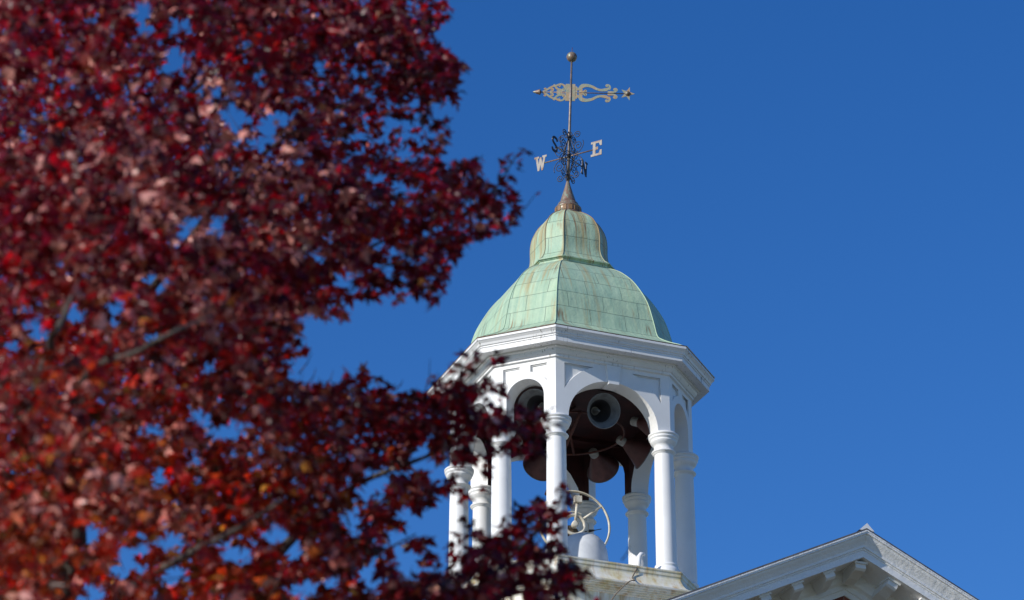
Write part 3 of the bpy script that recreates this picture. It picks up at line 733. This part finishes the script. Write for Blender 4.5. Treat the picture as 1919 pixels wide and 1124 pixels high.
half = [(0, 0), (.15, -.03), (.40, .02), (.27, .15), (.33, .25), (.55, .47), (.35, .45), (.19, .41), (.23, .58), (.16, .68), (0, 1.0)]
outl = half + [(-x, y) for x, y in half[-2:0:-1]]
lv = np.array([(0, .36)]+outl); nv = len(lv)
tri = np.array([(0, 1+i, 1+(i+1) % (nv-1)) for i in range(nv-1)])
size = rng.uniform(.038, .080, NL)
dirv = ld+rng.normal(0, .35, ld.shape); dirv[:, 2] -= .55; dirv /= np.linalg.norm(dirv, axis=1)[:, None]
nrm = np.stack([rng.normal(-.42, .55, NL), rng.normal(-.38, .55, NL), rng.normal(.5, .45, NL)], 1)
nrm -= dirv*(nrm*dirv).sum(1)[:, None]; nrm /= np.linalg.norm(nrm, axis=1)[:, None]
sd = np.cross(dirv, nrm)
cv = rng.normal(.35, .45, NL); cv2 = rng.normal(.35, .6, NL)
X = lv[None, :, 0]*rng.uniform(.85, 1.15, NL)[:, None]; Yl = lv[None, :, 1]*np.ones((NL, 1))
Zl = -cv[:, None]*(np.abs(X)**1.6)*2-cv2[:, None]*(Yl-.3)**2 + cv[:, None]*.06
V = lc[:, None]+size[:, None, None]*(X[..., None]*sd[:, None]+Yl[..., None]*dirv[:, None]+Zl[..., None]*nrm[:, None])
# leaf colour: crimson, maroon, scarlet, orange and a few yellow leaves
pal = np.array([(.14, .001, .011), (.085, .001, .009), (.20, .004, .012), (.26, .022, .012), (.085, .004, .022), (.30, .085, .018), (.34, .21, .05)])
lowleft = 2.3*np.clip((qy-350)/750, 0, 1)*np.clip((900-qx)/500, 0, 1)
pr_ = np.stack([.34-.06*lowleft, .25-.04*lowleft, .20+0*qx, .05+.08*lowleft, .16-.08*lowleft, .004+.05*lowleft, .003+.022*lowleft], 1); pr_ /= pr_.sum(1)[:, None]
ci = (rng.random(NL)[:, None] > np.cumsum(pr_, 1)).sum(1).clip(0, 6)
lcx = pal[ci]*rng.choice([.42, .95, 1.6], NL, p=[.38, .38, .24])[:, None]*rng.uniform(.8, 1.2, NL)[:, None]
ll = np.clip((qy-520)/450, 0, 1)*np.clip((820-qx)/420, 0, 1)
lcx[:, 0] *= 1+.35*ll; lcx[:, 1] += ll*rng.uniform(.0, .040, NL); lcx[:, 2] *= 1-.5*ll
F_ = (tri[None]+(np.arange(NL)*nv)[:, None, None]).reshape(-1)
me = bpy.data.meshes.new('leaves'); me.vertices.add(NL*nv); me.vertices.foreach_set('co', V.astype('f4').reshape(-1))
nf = NL*len(tri); me.loops.add(nf*3); me.loops.foreach_set('vertex_index', F_.astype('i4')); me.polygons.add(nf)
me.polygons.foreach_set('loop_start', np.arange(nf, dtype='i4')*3); me.polygons.foreach_set('use_smooth', np.ones(nf, bool))
me.update(calc_edges=True)
ca = me.color_attributes.new('leafcol', 'FLOAT_COLOR', 'POINT')
cc = np.ones((NL, nv, 4), 'f4'); cc[..., :3] = lcx[:, None]; sheen_share = .06+.34*np.exp(-(((qx-330)/300)**2+((qy-390)/330)**2))+.16*np.exp(-(((qx-150)/300)**2+((qy-950)/250)**2)); sheen_share = np.clip(sheen_share*(1+2.2*noise2(qx, qy, 190, 9)), .02, .7); pale = np.where(rng.random(NL) < sheen_share, rng.uniform(.5, 1.0, NL), 0); cc[..., 3] = pale[:, None]; ca.data.foreach_set('color', cc.reshape(-1))  # pale leaves gathered where sun highlights show, painted into alpha
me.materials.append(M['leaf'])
D0 = 15.2
tb = at(60, 1100, D0); tree = empty('maple_tree', (tb.x-.2, tb.y, 0))
tag(tree, 'large red maple tree in autumn leaf filling the left side in front of the belfry', 'tree')
crown = bpy.data.objects.new('crown', me); col.objects.link(crown); crown.parent = tree; crown.location = -tree.location
print('LEAVES', NL)
off = Vector(tree.location)
def limb(name, pts, rads, mat='bark', n=10):
    q = curve([tuple(Vector(p)-off) for p in pts], 5); rr = list(np.interp(np.linspace(0, 1, len(q)), np.linspace(0, 1, len(rads)), rads))
    q = [np.array(p)+rng.normal(0, rr[i]*.18, 3) for i, p in enumerate(q)]
    mb = MB(); mb.tube(q, rr, n); return mb.build(name, M[mat], tree, fix=False)
tp = [tree.location, at(70, 1500, D0), at(95, 1200, D0), at(128, 1040, D0), at(140, 940, D0), at(170, 700, D0), at(200, 350, D0), at(230, 0, D0), at(240, -300, D0)]
limb('trunk', tp, [.24, .17, .10, .068, .062, .05, .04, .025, .01], n=14)
BR = [
 ([at(60, 1420, D0), at(150, 1240, 14), at(240, 1108, 12.6), at(330, 1050, 12.2), at(420, 1005, 11.6), at(470, 975, 11.2), at(532, 935, 10.9)], [.06, .035, .019, .016, .012, .009, .005]),
 ([at(95, 1200, D0), at(60, 950, 13.5), at(150, 720, 11.2), at(250, 662, 10.6), at(325, 622, 10.4), at(400, 590, 10.6)], [.05, .035, .016, .011, .008, .003]),
 ([at(128, 1040, D0), at(70, 800, 12.4), at(92, 655, 10.8), at(116, 600, 10.6), at(150, 520, 10.8)], [.05, .04, .017, .013, .005]),
 ([at(70, 1500, D0), at(250, 1330, 14.6), at(480, 1080, 14.4), at(600, 960, 14.3), at(668, 908, 14.3), at(753, 872, 14.2), at(842, 838, 14.2), at(900, 800, 14.2)], [.09, .06, .030, .019, .014, .012, .008, .004]),
 ([at(140, 940, D0), at(320, 720, 14.6), at(480, 600, 14.4), at(600, 520, 14.3), at(656, 486, 14.3), at(709, 455, 14.3), at(770, 438, 14.2), at(870, 400, 14.2), at(950, 380, 14.2)], [.05, .028, .018, .013, .010, .008, .007, .005, .003]),
 ([at(200, 1330, 14.9), at(386, 1118, 14.2), at(509, 1093, 14.1), at(600, 1075, 14.0), at(700, 1040, 14.0), at(780, 1000, 14.0)], [.05, .022, .017, .012, .008, .003]),
 ([at(70, 1500, D0), at(-60, 1200, 13.6), at(0, 1068, 12.6), at(30, 1048, 12.3), at(120, 980, 12.2)], [.07, .04, .02, .018, .008]),
 ([at(250, 1330, 14.6), at(600, 1250, 14.2), at(850, 1140, 14.1), at(960, 1040, 14.1), at(1040, 960, 14.1), at(1055, 920, 14.1)], [.05, .025, .014, .010, .006, .003]),
 ([at(850, 1140, 14.1), at(960, 1115, 14.1), at(1060, 1090, 14.0), at(1110, 1120, 14.0)], [.012, .009, .006, .003]),
 ([at(170, 700, D0), at(330, 480, 14.6), at(480, 300, 14.3), at(600, 220, 14.2), at(740, 150, 14.1), at(850, 130, 14.1)], [.03, .018, .012, .009, .006, .003]),
 ([at(200, 350, D0), at(350, 180, 14.8), at(520, 60, 14.6), at(700, 10, 14.4), at(820, -10, 14.4)], [.025, .014, .009, .006, .003]),
 ([at(140, 940, D0), at(0, 700, 14.8), at(-100, 400, 14.6), at(-200, 100, 14.4)], [.045, .035, .025, .01]),
 ([at(770, 438, 14.2), at(840, 390, 14.2), at(880, 320, 14.2), at(905, 290, 14.2)], [.008, .006, .004, .002]),
 ([at(870, 400, 14.2), at(930, 350, 14.2), at(965, 295, 14.2), at(985, 280, 14.2)], [.006, .005, .004, .002]),
 ([at(656, 486, 14.3), at(700, 520, 14.3), at(760, 530, 14.3), at(825, 550, 14.3)], [.009, .007, .005, .002]),
 ([at(753, 872, 14.2), at(820, 780, 14.2), at(860, 720, 14.2), at(890, 660, 14.2)], [.008, .006, .004, .002]),
 ([at(600, 960, 14.3), at(640, 820, 14.3), at(660, 740, 14.3), at(690, 700, 14.3)], [.012, .008, .005, .002]),
 ([at(940, 430, 14.2), at(975, 400, 14.2), at(1005, 362, 14.2)], [.004, .003, .0015]),
]
for pts, rads in BR: limb('branch', pts, rads)
mb = MB()
for (x0, y0, x1, y1) in [(575, 722, 592, 690), (605, 730, 625, 694), (795, 740, 806, 672), (560, 700, 585, 660), (640, 720, 655, 694), (655, 985, 640, 940), (1165, 1050, 1180, 1020), (740, 730, 755, 712)]:
    a = at(x0, y0, 14.1)-off; b = at(x1, y1, 14.15)-off; mb.tube([a, a.lerp(b, .5)+Vector((.01, 0, 0)), b], [.004, .003, .0015], 4)
ids, cnt = np.unique(tw, return_counts=True); kept = set(int(t) for t, c_ in zip(ids, cnt) if c_ >= 5)
for i in sorted(kept):
    if -60 < px[i] < 1200 and -60 < py[i] < 1180 and i % 3 == 0:
        a = Vector(base[i])-off; b = Vector(base[i]+tdir[i]*tlen[i])-off
        mb.tube([a, a.lerp(b, .55)+Vector((0, 0, .01)), b], [.0045, .003, .0012], 3)
mb.build('twigs', M['twig'], tree, fix=False)
